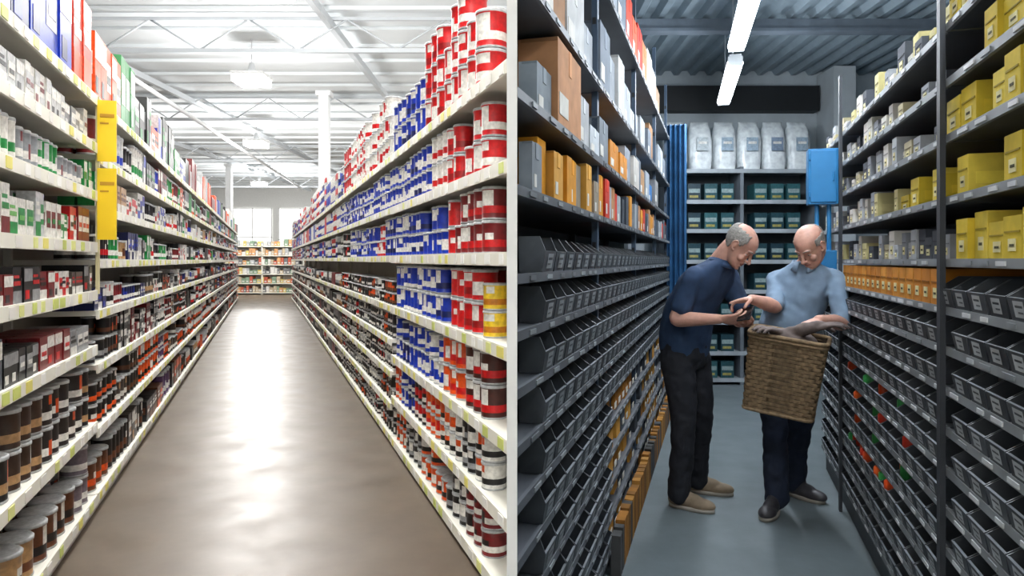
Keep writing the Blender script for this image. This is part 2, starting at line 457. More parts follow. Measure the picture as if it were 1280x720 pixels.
# end-of-aisle display
sh = MB()
sh.box(-12.6,-9.0,31.6,31.65,0,2.2,(236,234,228))
for z in (.1,.5,.9,1.3,1.7,2.1): sh.box(-12.6,-9.0,31.1,31.6,z-.04,z,EDGE)
for x in (-12.6,-10.8,-9.0): sh.box(x-.03,x+.03,31.1,31.65,0,2.2,EDGE)
sh.done("display_shelf", M_SHELF)
pm = MB()
for z in (.1,.5,.9,1.3,1.7,2.1):
    x=-12.5
    while x<-9.2:
        w=random.uniform(.1,.2); c=random.choice(((230,210,130),(226,170,120),(210,110,90),W,W,(214,196,168),(130,130,132),LG,(150,175,150))); h=random.uniform(.14,.32)
        pm.box(x,x+w*.9,31.12,31.5,z,z+h,c); pm.box(x+.02,x+w*.7,31.115,31.12,z+.05,z+.1,W); x+=w
pm.done("display_goods", M_CARD)

# ============================================================= RIGHT ROOM: parts store
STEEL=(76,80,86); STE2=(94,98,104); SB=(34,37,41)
BINC=[(70,76,82),(60,65,71),(82,87,93)]
def bin_(mb, side, face, t, w, z, h, d, col, lab=(186,192,196)):
    s0=face; s1=face+side*d; sm=face+side*d*.22; e=.004
    hf=h*.6
    P=lambda s,t_,z_: (s,t_,z_)
    t1=t+w
    tp=.006
    lt=tuple(min(255,c+30) for c in col)
    mb.quad([P(s0+side*.012,t+tp,z),P(s1,t+tp,z),P(s1,t1-tp,z),P(s0+side*.012,t1-tp,z)],col)
    mb.quad([P(s0+side*.012,t+tp,z),P(s0,t,z+hf),P(s0,t1,z+hf),P(s0+side*.012,t1-tp,z)],col)
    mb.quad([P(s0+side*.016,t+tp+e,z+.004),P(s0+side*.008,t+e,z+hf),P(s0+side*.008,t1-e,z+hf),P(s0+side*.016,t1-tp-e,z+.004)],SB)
    mb.quad([P(s0,t,z+hf),P(s0,t1,z+hf),P(s0+side*.008,t1-e,z+hf+.001),P(s0+side*.008,t+e,z+hf+.001)],lt)
    for tt,tb in ((t,t+tp),(t1,t1-tp)):
        mb.quad([P(s0+side*.012,tb,z),P(s1,tb,z),P(s1,tt,z+h),P(sm,tt,z+h),P(s0,tt,z+hf)],col)
        k = e if tt==t else -e
        mb.quad([P(sm,tt,z+h),P(s0,tt,z+hf),P(s0,tt+k,z+hf),P(sm,tt+k,z+h)],lt)
        mb.quad([P(sm,tt,z+h),P(s1,tt,z+h),P(s1,tt+k,z+h),P(sm,tt+k,z+h)],lt)
    mb.quad([P(s1,t+tp,z),P(s1,t1-tp,z),P(s1,t1,z+h),P(s1,t,z+h)],col)
    a=.2; b=.88
    def fp(u,v,o=.002):
        return P(s0+side*.012*(1-v)-side*o, t+tp+u*(w-2*tp), z+hf*v)
    if lab:
        mb.quad([fp(.25,a),fp(.75,a),fp(.75,b),fp(.25,b)],lab)
        mb.quad([fp(.3,.6,.003),fp(.66,.6,.003),fp(.66,.7,.003),fp(.3,.7,.003)],(70,75,80))
        mb.quad([fp(.3,.36,.003),fp(.55,.36,.003),fp(.55,.44,.003),fp(.3,.44,.003)],(100,105,110))

LRV=[2.75,2.27,1.94,1.69,1.46]+[1.46-.148*k for k in range(1,10)]
LF=-.509
sh=MB()
shelving(sh,-1,LF,.45,1.7,7.55,LRV,1.5,3.15,gR,STEEL,STE2,(34,38,42),[(150,156,160),(116,120,124)],th=.02,lip=.022,post=STE2)
for tt in (3.2,4.7,6.2,7.55):
    sh.box(LF-.04,LF-.014,tt-.02,tt+.02,0,3.3,(62,80,100))
    for k in range(12): sh.box(LF-.036,LF-.02,tt-.0215,tt-.02,.3+k*.25,.33+k*.25,(24,26,28))
sh.done("storage_rack", M_RACK, AR)
bm_=MB(); cb=MB()
for i,z in enumerate(LRV[4:]):
    t=1.74
    while t<7.4:
        w=.155
        lower = (z<.75 and t>3.3)
        av=min(.3, availR(LF+.02,t)-.004)
        if av>.05:
            if lower:
                if av>.28:
                    h=random.uniform(.09,.12)
                    c=random.choice(((196,140,60),(206,150,66),(178,120,52),(60,64,70),(88,96,106),(70,74,80)))
                    cb.box(LF-.26,LF-random.uniform(0,.04),t,t+w*.9,z,z+h,c)
                    if random.random()<.5: cb.box(LF-.001,LF+.001,t+.02,t+w*.6,z+.03,z+.06,(220,214,200))
            else:
                bin_(bm_,-1,LF+.02,t,w*.95,z+.002,.108,av,random.choice(BINC),(160,166,170))
                if random.random()<.6 and av>.2:
                    cc=random.choice(((90,70,60),(50,54,60),(120,124,130),(150,60,40),(70,100,120)))
                    bm_.box(LF-.03,LF-av+.04,t+.02,t+w-.04,z+.01,z+.085,cc)
        t+=w
bm_.done("storage_bins", M_BIN, AR)
def carton(mb, s0,s1,t0,t1,z,h,c,tape=True):
    s0,s1=min(s0,s1),max(s0,s1)
    if gR(s0,t0)<=0:      # next to the partition: a shallower carton
        s0 = s1-(availR(s1,t0)-.004)
        if s1-s0<.04: return
    mb.box(s0,s1,t0,t1,z,z+h,c)
    e=.002; d=tuple(int(v*.82) for v in c); l=tuple(min(255,int(v*1.12)) for v in c)
    if tape:
        tm=(t0+t1)/2
        mb.box(s0,s1,tm-.02,tm+.02,z+h,z+h+e,l)
        mb.box(s1,s1+e,tm-.02,tm+.02,z+h*.7,z+h,l)
        mb.box(s1,s1+e,t0+.02,t0+(t1-t0)*.4,z+h*.15,z+h*.4,(225,222,214))
        if s1-s0>.16: mb.box(s1-.14,s1-.03,t0-e,t0,z+h*.25,z+h*.5,(225,222,214))
        mb.box(s0+.01,s1,t0-e,t0,z+h*.96,z+h,d)
t=1.78; f=LF-.0
seq=[(.14,.17,(150,156,160)),(.18,.24,(170,176,180)),(.2,.16,(140,148,154)),(.42,.29,(196,142,100)),(.22,.2,(186,188,190)),(.24,.12,(200,206,210)),(.26,.2,(130,138,146)),(.3,.14,(214,140,54)),(.3,.12,(220,146,60)),(.26,.2,(160,166,174)),(.3,.18,(206,200,192)),(.3,.22,(110,120,132)),(.3,.18,(180,140,100)),(.3,.2,(160,168,176)),(.3,.14,(60,120,180)),(.3,.2,(140,140,140))]
for w,h,c in seq:
    if t+w<7.5: carton(cb,f-.32,f+random.uniform(-.02,.02),t,t+w*.96,1.94,h,c)
    t+=w
t=1.78
while t<7.4:
    w=random.uniform(.09,.15); h=random.uniform(.14,.2)
    if 2.1<t<3.2: c=random.choice(((220,150,44),(206,134,40),(150,140,124),(216,160,70)))
    elif t<2.1: c=(138,144,150)
    else: c=random.choice(((160,166,170),(216,146,50),(100,108,116),(180,130,90),(70,76,84),(200,60,40)))
    carton(cb,f-.28,f-random.uniform(0,.03),t,t+w*.93,1.69,h,c,w>.12)
    t+=w
t=2.2
while t<7.4:
    w=random.uniform(.24,.36); h=random.uniform(.16,.34)
    c=random.choice(((150,156,162),(176,180,184),(168,126,90),(200,200,198),(120,128,138)))
    carton(cb,f-.34,f-random.uniform(0,.04),t,t+w*.94,2.27,h,c)
    t+=w
t=3.4
for w,h,c in ((.34,.3,(140,148,156)),(.36,.26,(110,120,132)),(.3,.3,(206,70,44)),(.28,.24,(224,96,60)),(.3,.28,(206,60,44)),(.34,.26,(200,120,80)),(.4,.3,(224,226,226)),(.36,.26,(216,220,222)),(.36,.2,(160,130,100))):
    carton(cb,f-.38,f,t,t+w*.95,2.75,h,c); t+=w
cb.done("cardboard_boxes", M_CARD, AR)
mb=MB(); t=3.4
while t<7.3:
    w=random.uniform(.05,.09); h=random.uniform(.09,.118)
    c=random.choice(((182,130,62),(170,116,54),(194,144,74),(140,98,50),(80,80,80)))
    mb.box(LF+.06,LF+.014,t,t+w*.9,.0,h+.1,c); t+=w+.01
mb.done("document_folders", M_CARD, AR)

RF=.714
RRV=[2.26,2.08,1.9,1.7,1.5,1.345]+[1.345-.13*k for k in range(1,10)]
sh=MB()
shelving(sh,1,RF,.42,.6,5.6,RRV,2.04,2.55,gAll,STEEL,(140,145,148),(30,33,38),[(206,210,212),(140,146,150),(220,222,224)],th=.016,lip=.022,post=STE2)
for tt in (.6,2.64,4.68):
    sh.box(RF-.03,RF-.013,tt-.018,tt+.018,0,2.6,(58,62,68))
sh.done("storage_rack", M_RACK, AR)
bm_=MB(); yb=MB()
for i,z in enumerate(RRV[6:]):
    t=.9; w=.15
    while t<5.5:
        if not(abs(t+w/2-2.64)<.05):
            bin_(bm_,1,RF-.02,t,w*.95,z+.002,.095,.28,random.choice(BINC),(206,210,212))
            if random.random()<.5:
                cc=random.choice(((50,54,60),(60,64,70),(120,124,130),(210,80,30) if t>3 and z<.9 else (80,80,84),(70,76,84)))
                bm_.box(RF+.05,RF+.2,t+.02,t+w-.04,z+.01,z+random.uniform(.05,.1),cc)
        t+=w
bm_.done("storage_bins", M_BIN, AR)
YEL=[(232,204,70),(240,214,86),(222,194,60)]
def ybox(t,w,z,h,c,d=.25,s=RF):
    yb.box(s,s+d,t,t+w,z,z+h,c)
    dk=tuple(int(v*.75) for v in c)
    yb.box(s-.002,s,t+.01,t+w-.01,z+h*.62,z+h*.66,dk)
    yb.box(s-.002,s,t+w*.3,t+w*.7,z+h*.2,z+h*.48,(236,226,170))
    yb.box(s-.003,s-.002,t+w*.36,t+w*.6,z+h*.3,z+h*.36,(90,86,60))
    yb.box(s+.02,s+d-.02,t-.002,t,z+h*.25,z+h*.55,tuple(min(255,int(v*1.08)) for v in c))
for z,hs,pr in ((1.9,.13,.8),(1.7,.12,.5),(1.5,.13,.92),(2.08,.11,.8)):
    t=1.3
    while t<2.55:
        w=random.uniform(.1,.15)
        if random.random()<pr: ybox(t,w*.94,z,hs*random.uniform(.8,1.1),random.choice(YEL),s=RF-.01+random.uniform(0,.02))
        t+=w
t=2.7
while t<4.62:
    w=.115; ybox(t,w*.93,1.345,.125,random.choice(((224,150,54),(232,160,62),(214,138,48))),s=RF-.01); t+=w
for z in (2.26,2.08,1.9,1.7,1.5):
    t=2.7
    while t<5.5:
        w=random.uniform(.07,.14); h=random.uniform(.05,.13)
        if random.random()<.8:
            c=random.choice(((200,198,186),(180,184,188),(150,154,160),(206,196,140),(80,84,92),(196,186,150),(220,216,206)))
            if z==1.7 and t<3.3: c=random.choice(YEL)
            ybox(t,w*.93,z,h,c,s=RF+random.uniform(0,.03))
        t+=w
t=1.2
while t<2.6:
    w=random.uniform(.09,.13); ybox(t,w*.93,2.26,.12,random.choice(((232,204,70),(222,212,146),(160,166,170)))); t+=w
yb.done("parts_cartons", M_CARD, AR)
bm_=MB(); t=.9
while t<2.55:
    bin_(bm_,1,RF-.02,t,.14,1.347,.1,.28,random.choice(BINC),(206,210,212)); t+=.15
bm_.done("storage_bins", M_BIN, AR)
mb=MB()
for k in range(26):
    t=3.2+random.random()*1.3; z=random.choice(RRV[9:13]); c=random.choice(((230,80,30),(240,100,40),(60,160,80),(220,60,40)))
    w=random.uniform(.04,.09); s=RF-.035
    mb.lathe(s+.06,t,[(z+.03,w*.35),(z+.05,w*.5),(z+.09,w*.5),(z+.11,w*.2),(z+.13,w*.2)],[c,c,c,K,K],10)
mb.done("spray_bottles", M_PROD, AR)

# far unit
sh=MB(); X0,X1,YB=1.86,3.66,8.65
BZ=[2.59,2.22,1.87,1.5,1.14,.77,.4,.08]
for z in BZ:
    sh.box(X0,X1,YB,YB+.45,z-.025,z,(140,148,154)); sh.box(X0,X1,YB-.012,YB,z-.045,z+.003,(172,180,186))
sh.box(X0,X1,YB+.45,YB+.47,0,2.62,(84,92,98))
for x in (X0,(X0+X1)/2,X1): sh.box(x-.02,x+.02,YB-.01,YB+.45,0,2.62,(112,120,128))
sh.done("storage_rack", M_RACK)
pm=MB()
for z in BZ[1:]:
    x=X0+.06
    while x<X1-.2:
        w=.155; c=random.choice(((36,70,80),(42,84,92),(32,58,70),(50,98,104)))
        if abs(x+w/2-(X0+X1)/2)>.1:
            pm.box(x,x+w,YB+.03,YB+.3,z,z+.2,c)
            pm.box(x+.01,x+w-.01,YB+.028,YB+.03,z+.09,z+.14,(150,170,170))
            pm.box(x+.02,x+w-.03,YB+.029,YB+.03,z+.03,z+.06,(170,160,90))
        x+=w+.045
pm.done("boxed_supplies", M_PROD)
M_BAG=plain_mat("clear_plastic",(230,236,240),.25,var=.2,scale=14,bump=.6,bscale=14)
mb=MB(); x=X0
while x<X1-.1:
    w=.285; y0=YB+.05; y1=YB+.4; h=.6
    rings=[(0,.92,.95),(.12,1,1),(.36,1.0,.95),(.5,.93,.6),(.56,.82,.25),(h,.86,.1)]
    i=len(mb.v); n=18
    for z,a,b in rings:
        for q in range(n):
            an=2*math.pi*q/n; cx=math.copysign(abs(math.cos(an))**.45,math.cos(an)); cy=math.copysign(abs(math.sin(an))**.5,math.sin(an))
            mb.v.append((x+w/2+cx*w/2*a*(.92+.08*random.random()),(y0+y1)/2+cy*.17*b*(.85+.15*random.random()),2.595+z))
    for b in range(len(rings)-1):
        for q in range(n):
            mb.f.append((i+b*n+q,i+b*n+(q+1)%n,i+(b+1)*n+(q+1)%n,i+(b+1)*n+q)); mb.c.append(lin(W)); mb.sm.append(True)
    mb.f.append(tuple(i+(len(rings)-1)*n+q for q in range(n))); mb.c.append(lin(W)); mb.sm.append(False)
    x+=w+.015
mb.done("plastic_bags", M_BAG, attr=False)
mb=MB(); x=X0
while x<X1-.1:
    mb.box(x+.07,x+.21,YB+.03,YB+.036,2.82,2.98,random.choice(((170,190,206),(196,206,210),(140,158,180)))); mb.box(x+.09,x+.19,YB+.028,YB+.03,2.9,2.93,W); x+=.3
mb.done("bag_labels", M_PROD)
M_DK=plain_mat("dark_band",(22,25,28),.6)
slab("dark_strip_1",1.7,3.95,9.25,9.44,3.42,3.74,M_DK)  # plain dark band high on the end wall
mb=MB(); mb.box(3.98,4.25,8.9,9.4,0,3.9,(198,206,210)); mb.box(3.95,4.28,8.87,9.43,0,.2,(150,158,162))
mb.box(1.45,1.65,9.0,9.4,0,3.9,(160,168,174)); mb.box(1.42,1.68,8.97,9.43,0,.2,(140,148,152))
mb.done("pilaster", M_SHELF)
for x in (5.0,5.9):
    mb=MB(); mb.box(x-.05,x+.05,-2,9.4,3.82,3.91,(104,128,154)); mb.box(x-.08,x+.08,-2,9.4,3.79,3.82,(104,128,154)); mb.done("ceiling_joist", M_RACK)
for y in (7.2,):
    mb=MB(); mb.box(.1,4.9,y-.04,y+.04,3.8,3.9,(120,132,144)); mb.box(.1,4.9,y-.07,y+.07,3.77,3.8,(120,132,144)); mb.done("ceiling_joist", M_RACK)
M_TARP=plain_mat("blue_tarp",(44,88,128),.45,var=.3,scale=6,bump=.3)
mb=MB(); n=40
uR=Vector((math.sin(-AR),math.cos(AR))); nR=Vector((math.cos(AR),math.sin(AR)))
pts=[]
for q in range(n+1):
    u=q/n; s=LF-.02+.2*u; t=7.62+.03*math.sin(u*26)
    pts.append(nR*s+uR*t)
for q in range(n):
    a,b=pts[q],pts[q+1]
    zs=[.9,1.6,2.2,2.9]
    for k in range(3):
        mb.quad([(a.x,a.y,zs[k]),(b.x,b.y,zs[k]),(b.x,b.y,zs[k+1]),(a.x,a.y,zs[k+1])],BL,True)
mb.done("blue_tarp", M_TARP, attr=False)
M_BLUE=plain_mat("blue_enamel",(40,124,180),.4,var=.08)
pc=nR*(RF-.108)+uR*4.74
e=empty("electrical_cabinet",(pc.x,pc.y,1.84),AR)
mb=MB(); mb.box(-.085,.085,0,.12,0,.34,BL); mb.box(-.075,.075,-.008,0,.012,.328,BL); mb.box(.05,.062,-.02,-.008,.14,.2,BL)
for z in (.06,.29): mb.box(-.083,-.071,-.014,-.004,z-.02,z+.02,BL)
mb.bar((-.03,.06,-.3),(-.03,.06,0),.014,BL,10); mb.bar((.04,.06,-.3),(.04,.06,0),.014,BL,10); mb.box(-.06,.08,.02,.1,-.42,-.28,BL)
o=mb.done("body", M_BLUE, parent=e, attr=False)
bv=o.modifiers.new("bevel","BEVEL"); bv.width=.005; bv.segments=2

M_TUBE=emit_mat("fluorescent_tube",(232,242,255),12)
M_FIX=plain_mat("lamp_housing",(200,206,210),.5)
for (x,y0,y1,p) in ((1.28,.9,2.3,13),(1.40,2.75,4.0,20),(1.66,4.6,5.75,21),(2.10,6.2,7.75,29)):  # two nearest are out of view, added as fill for the camera side
    e=empty("fluorescent_lamp",(x,(y0+y1)/2,3.2),AR*.8); L=(y1-y0)/2
    mb=MB(); mb.box(-.05,.05,-L-.03,L+.03,.03,.07,W)
    mb.bar((0,-L*.7,.07),(0,-L*.7,.7),.006,W); mb.bar((0,L*.7,.07),(0,L*.7,.7),.006,W)
    mb.box(-.06,.06,-L-.04,-L,-.03,.05,W); mb.box(-.06,.06,L,L+.04,-.03,.05,W)
    mb.done("housing",M_FIX,parent=e,attr=False)
    mb=MB(); mb.bar((-.04,-L,0),(-.04,L,0),.028,W,12); mb.bar((.04,-L,0),(.04,L,0),.028,W,12); mb.done("tube",M_TUBE,parent=e,attr=False)
    l=bpy.data.lights.new("glow","AREA"); l.shape='RECTANGLE'; l.size=.16; l.size_y=2*L; l.energy=p*1.1; l.color=(.88,.94,1.0)
    o=bpy.data.objects.new("glow",l); COL.objects.link(o); o.location=(0,0,-.04); o.parent=e
    for k in (-.6,.6):
        l=bpy.data.lights.new("glow_side","POINT"); l.energy=p*.8; l.shadow_soft_size=.06; l.color=(.88,.94,1.0)
        o=bpy.data.objects.new("glow_side",l); COL.objects.link(o); o.location=(0,L*k,-.14); o.parent=e

# ============================================================= PEOPLE
def V(*a): return Vector(a)
class SH:
    def __init__(s): s.v=[]; s.f=[]
    def ring_mesh(s, rings):
        i=len(s.v); n=len(rings[0])
        for r in rings: s.v+= [tuple(p) for p in r]
        m=len(rings)
        for b in range(m-1):
            for k in range(n):
                k2=(k+1)%n; s.f.append((i+b*n+k,i+b*n+k2,i+(b+1)*n+k2,i+(b+1)*n+k))
        s.f.append(tuple(i+k for k in range(n))[::-1]); s.f.append(tuple(i+(m-1)*n+k for k in range(n)))
    def tube(s, pts, rad, ref=None, n=18, cap=True):
        pts=[Vector(p) for p in pts]; rad=[(r,r) if not isinstance(r,tuple) else r for r in rad]
        P=[];R=[]
        m=len(pts)
        for i in range(m-1):
            p0=pts[max(0,i-1)];p1=pts[i];p2=pts[i+1];p3=pts[min(m-1,i+2)]
            st=6
            for j in range(st):
                t=j/st
                P.append(.5*((2*p1)+(p2-p0)*t+(2*p0-5*p1+4*p2-p3)*t*t+(3*p1-p0-3*p2+p3)*t**3))
                R.append(tuple(rad[i][k]*(1-t)+rad[i+1][k]*t for k in (0,1)))
        P.append(pts[-1]);R.append(rad[-1])
        T=[(P[min(len(P)-1,i+1)]-P[max(0,i-1)]).normalized() for i in range(len(P))]
        if cap:
            def capf(p,t,r,sgn):
                out=[]
                for a in (20,40,60,80):
                    a=math.radians(a); q=p+t*sgn*min(r)*math.sin(a); out.append((q,t,(r[0]*math.cos(a),r[1]*math.cos(a))))
                return out
            A=capf(P[0],T[0],R[0],-1)[::-1]; B=capf(P[-1],T[-1],R[-1],1)
        else: A=[];B=[]
        seq=A+list(zip(P,T,R))+B
        rings=[]; last=None
        for p,t,r in seq:
            a=Vector(ref) if ref is not None else (last if last is not None else t.orthogonal())
            a=(a-t*a.dot(t)).normalized(); last=a; b=t.cross(a)
            rings.append([p+a*r[0]*math.cos(2*math.pi*k/n)+b*r[1]*math.sin(2*math.pi*k/n) for k in range(n)])
        s.ring_mesh(rings)
    def ell(s, c, r, M=None, n=20, m=12):
        c=Vector(c); rings=[]
        for j in range(m+1):
            ph=-math.pi/2+math.pi*j/m
            ph=max(-1.5,min(1.5,ph))
            rr=[]
            for k in range(n):
                th=2*math.pi*k/n
                p=V(r[0]*math.cos(ph)*math.cos(th),r[1]*math.cos(ph)*math.sin(th),r[2]*math.sin(ph))
                if M: p=M@p
                rr.append(c+p)
            rings.append(rr)
        s.ring_mesh(rings)
    def done(s,name,mat,parent,vox=.008,smooth=4,disp=0.0,dscale=.12,remesh=True,M=None):
        me=bpy.data.meshes.new(name); vs=s.v
        if M is not None: vs=[tuple(M@Vector(p)) for p in vs]
        me.from_pydata(vs,[],s.f); me.materials.append(mat); me.update()
        import bmesh
        bm=bmesh.new(); bm.from_mesh(me); bmesh.ops.recalc_face_normals(bm,faces=bm.faces)
        for f in bm.faces: f.smooth=True
        bm.to_mesh(me); bm.free()
        o=bpy.data.objects.new(name,me); COL.objects.link(o); o.parent=parent
        if remesh:
            r=o.modifiers.new("remesh","REMESH"); r.mode='VOXEL'; r.voxel_size=vox; r.use_smooth_shade=True
            if smooth:
                q=o.modifiers.new("smooth","SMOOTH"); q.factor=.5; q.iterations=smooth
        if disp:
            tx=bpy.data.textures.new(name+"_folds","CLOUDS"); tx.noise_scale=dscale; tx.noise_depth=1
            d=o.modifiers.new("folds","DISPLACE"); d.texture=tx; d.strength=disp; d.mid_level=.5; d.texture_coords='LOCAL'
        return o

M_SKIN=plain_mat("skin",(204,156,138),.5,var=.1,scale=30,bump=.08,bscale=120)
M_SKIN.node_tree.nodes["Principled BSDF"].inputs["Subsurface Weight"].default_value=.08
M_LIP=plain_mat("lips",(172,114,102),.5)
M_HAIR=plain_mat("grey_hair",(150,146,140),.8,var=.25,scale=90,bump=.5,bscale=200)
M_BROW=plain_mat("brow_hair",(140,130,120),.8)
M_EYE=plain_mat("eye_white",(205,200,195),.3,var=.02)
M_IRIS=plain_mat("iris",(45,40,40),.3)
M_POLO=plain_mat("navy_polo",(36,58,88),.85,var=.15,scale=20,bump=.2,bscale=300)
M_SHIRT=plain_mat("light_blue_shirt",(120,142,164),.8,var=.1,scale=20,bump=.15,bscale=250)
M_TROU=plain_mat("dark_trousers",(22,24,32),.85,var=.2,scale=12,bump=.2,bscale=200)
M_JEAN=plain_mat("dark_jeans",(28,38,58),.85,var=.25,scale=12,bump=.2,bscale=220)
M_SHOE1=plain_mat("tan_suede",(128,112,92),.8,var=.2,scale=20)
M_SHOE2=plain_mat("dark_leather",(60,58,62),.5,var=.2,scale=20)
M_SOLE=plain_mat("sole_rubber",(150,144,134),.8)

def frame(fwd, up=(0,0,1)):
    y=Vector(fwd).normalized(); z=Vector(up); z=(z-y*z.dot(y)).normalized(); x=y.cross(z)
    return Matrix((x,y,z)).transposed()

# skull profile: z, front y, back y, half width
PROF=[(-.119,.066,.034,.016),(-.112,.080,.012,.032),(-.096,.087,-.012,.047),(-.075,.088,-.035,.056),(-.05,.087,-.062,.062),(-.022,.084,-.086,.068),
      (.0,.080,-.098,.072),(.02,.086,-.106,.0745),(.045,.086,-.11,.076),(.07,.076,-.107,.073),(.09,.058,-.095,.062),(.106,.032,-.072,.045),(.116,.004,-.046,.022)]
def prof_at(z):
    P=PROF
    if z<=P[0][0]: return P[0][1:]
    if z>=P[-1][0]: return P[-1][1:]
    for i in range(len(P)-1):
        if P[i][0]<=z<=P[i+1][0]:
            t=(z-P[i][0])/(P[i+1][0]-P[i][0])
            a=P[max(0,i-1)];b=P[i];c=P[i+1];d=P[min(len(P)-1,i+2)]
            return tuple(.5*((2*b[q])+(c[q]-a[q])*t+(2*a[q]-5*b[q]+4*c[q]-d[q])*t*t+(3*b[q]-a[q]-3*c[q]+d[q])*t**3) for q in (1,2,3))
def skull_pt(z,a,g=1.0,off=0.0):
    yf,yb,w=prof_at(z); yc=(yf+yb)/2; ry=(yf-yb)/2
    ca,sa=math.cos(a),math.sin(a)
    return V((w*g+off)*sa*(1-.10*ca), yc+(ry*g+off)*ca, z)

def head(par, c, fwd, up, bald, neck_base):
    R=frame(fwd,up); c=Vector(c)
    M4=Matrix.Translation(c)@R.to_4x4()
    s=SH(); n=40; rings=[]
    zz=-.119
    while zz<=.1161:
        rings.append([skull_pt(zz,-2*math.pi*k/n) for k in range(n)]); zz+=.005
    rings.append([skull_pt(.116,-2*math.pi*k/n,.3)+V(0,0,.003) for k in range(n)])
    s.ring_mesh(rings)
    for x in (-1,1):
        s.ell((x*.037,.058,-.036),(.022,.022,.022))
        s.tube([(x*.074,.004,-.03),(x*.081,-.014,-.024),(x*.087,-.025,-.004),(x*.087,-.024,.014),(x*.081,-.01,.026),(x*.075,.003,.016)],[.0055,.005,.0045,.0045,.0045,.004],n=10)
        s.ell((x*.077,-.011,-.002),(.005,.016,.025))
        s.tube([(x*.01,.083,.018),(x*.03,.082,.024),(x*.046,.07,.02)],[.007,.0075,.006],n=12)
        s.ell((x*.011,.098,-.037),(.0085,.010,.0075))
        s.ell((x*.031,.0665,.005),(.0155,.0125,.010))
        s.ell((x*.031,.066,-.0105),(.014,.011,.006))
    s.tube([(0,.083,.012),(0,.097,-.012),(0,.111,-.034)],[.0075,.009,.0115],n=14)
    s.ell((0,.083,-.056),(.024,.012,.010)); s.ell((0,.082,-.082),(.024,.011,.009)); s.ell((0,.08,-.104),(.019,.014,.013))
    Mi=M4.inverted(); nb=Mi@Vector(neck_base)
    s.tube([(0,-.03,.0),(0,-.03,-.06),nb],[.05,.056,.064])
    s.done("head",M_SKIN,par,.0035,3,M=M4)
    l=SH(); l.tube([(-.023,.083,-.066),(0,.0925,-.064),(.023,.083,-.066)],[(.002,.002),(.0045,.004),(.002,.002)]); l.tube([(-.019,.083,-.071),(0,.091,-.0725),(.019,.083,-.071)],[.002,.0045,.002])
    l.done("lips",M_LIP,par,remesh=False,M=M4)
    b=SH()
    for x in (-1,1): b.tube([(x*.012,.089,.023),(x*.032,.088,.029),(x*.05,.070,.024)],[.0025,.0035,.002])
    b.done("eyebrows",M_BROW,par,remesh=False,M=M4)
    e=SH()
    for x in (-1,1): e.ell((x*.031,.0675,-.003),(.0125,.0105,.008))
    e.done("eyes",M_EYE,par,remesh=False,M=M4)
    e=SH()
    for x in (-1,1): e.ell((x*.031,.0755,-.005),(.005,.003,.004))
    e.done("irises",M_IRIS,par,remesh=False,M=M4)
    h=SH(); n=64; m=48
    idx={}
    for j in range(m+1):
        z=-.06+(.1159+.06)*(j/m)
        for k in range(n):
            a=2*math.pi*k/n
            idx[(j,k)]=len(h.v)
            h.v.append(tuple(skull_pt(z,a,1.0,.0055+.001*math.sin(a*13+z*220))))
    for j in range(m):
        for k in range(n):
            q=[idx[(j,k)],idx[(j,(k+1)%n)],idx[(j+1,(k+1)%n)],idx[(j+1,k)]]
            cc=sum((Vector(h.v[w]) for w in q),V(0,0,0))/4
            ang=math.atan2(cc.x,cc.y); nzv=.004*math.sin(ang*17)
            front = cc.y > .03-.25*max(0,cc.z-.05)+nzv
            low = cc.z < (-.052 if cc.y<-.05 else -.052+(cc.y+.05)*1.0)+nzv
            top = cc.z>bald+nzv-max(0,-cc.y-.03)*.1 and cc.y>-.085
            side_low = cc.y>-.03 and cc.z<.012+nzv
            if not(front or low or top or side_low): h.f.append(tuple(q))
    o=h.done("hair",M_HAIR,par,remesh=False,M=M4)
    so=o.modifiers.new("thick","SOLIDIFY"); so.thickness=.008; so.offset=-1

def hand_parts(s, wrist, d, nrm, curl, thumb_side, scale=1.0, spread=.3, thumb_curl=.5, curls=None):
    d=Vector(d).normalized(); nrm=Vector(nrm); nrm=(nrm-d*nrm.dot(d)).normalized(); x=d.cross(nrm)*thumb_side
    w=Vector(wrist); k=scale
    s.tube([w-d*.01*k,w+d*.045*k,w+d*.088*k],[(.026*k,.019*k),(.036*k,.017*k),(.04*k,.013*k)],ref=x,n=16)
    L=(.078,.086,.08,.064)
    for i in range(4):
        off=(.030-.0205*i)*k
        p=w+d*(.085-.004*abs(i-1))*k+x*off-nrm*.002
        dd=(d+x*spread*(1.5-i)*.18).normalized()
        pts=[p-dd*.02*k]; pts.append(p); ang=0
        cl=curls[i] if curls else curl
        for seg,fr in enumerate((.45,.3,.25)):
            ang+=cl*(.75 if seg==0 else 1.0)
            v=dd*math.cos(ang)+nrm*math.sin(ang)
            p=p+v*L[i]*fr*k; pts.append(p)
        s.tube(pts,[.0095*k,.0095*k,.0088*k,.008*k,.007*k],n=10)
    p=w+d*.022*k+x*.026*k+nrm*.004
    v=(d*.62+x*.72+nrm*.3).normalized(); v2=(d*(.85)+x*.3+nrm*thumb_curl).normalized(); v3=(d*.8+x*.05+nrm*(thumb_curl+.2)).normalized()
    s.tube([p-v*.015,p,p+v*.036*k,p+v*.036*k+v2*.032*k,p+v*.036*k+v2*.032*k+v3*.025*k],[.013*k,.014*k,.0115*k,.0105*k,.008*k],n=10)

def arm(par,name,sh_,el,wr,d,nrm,curl,ts,**kw):
    s=SH()
    sh_,el,wr=Vector(sh_),Vector(el),Vector(wr)
    m=el.lerp(wr,.35)
    s.tube([sh_.lerp(el,.3),sh_.lerp(el,.7),el,m,el.lerp(wr,.75),wr],[.046,.043,.04,.043,.033,.027])
    hand_parts(s,wr,d,nrm,curl,ts,**kw)
    return s.done(name,M_SKIN,par,.004,3)

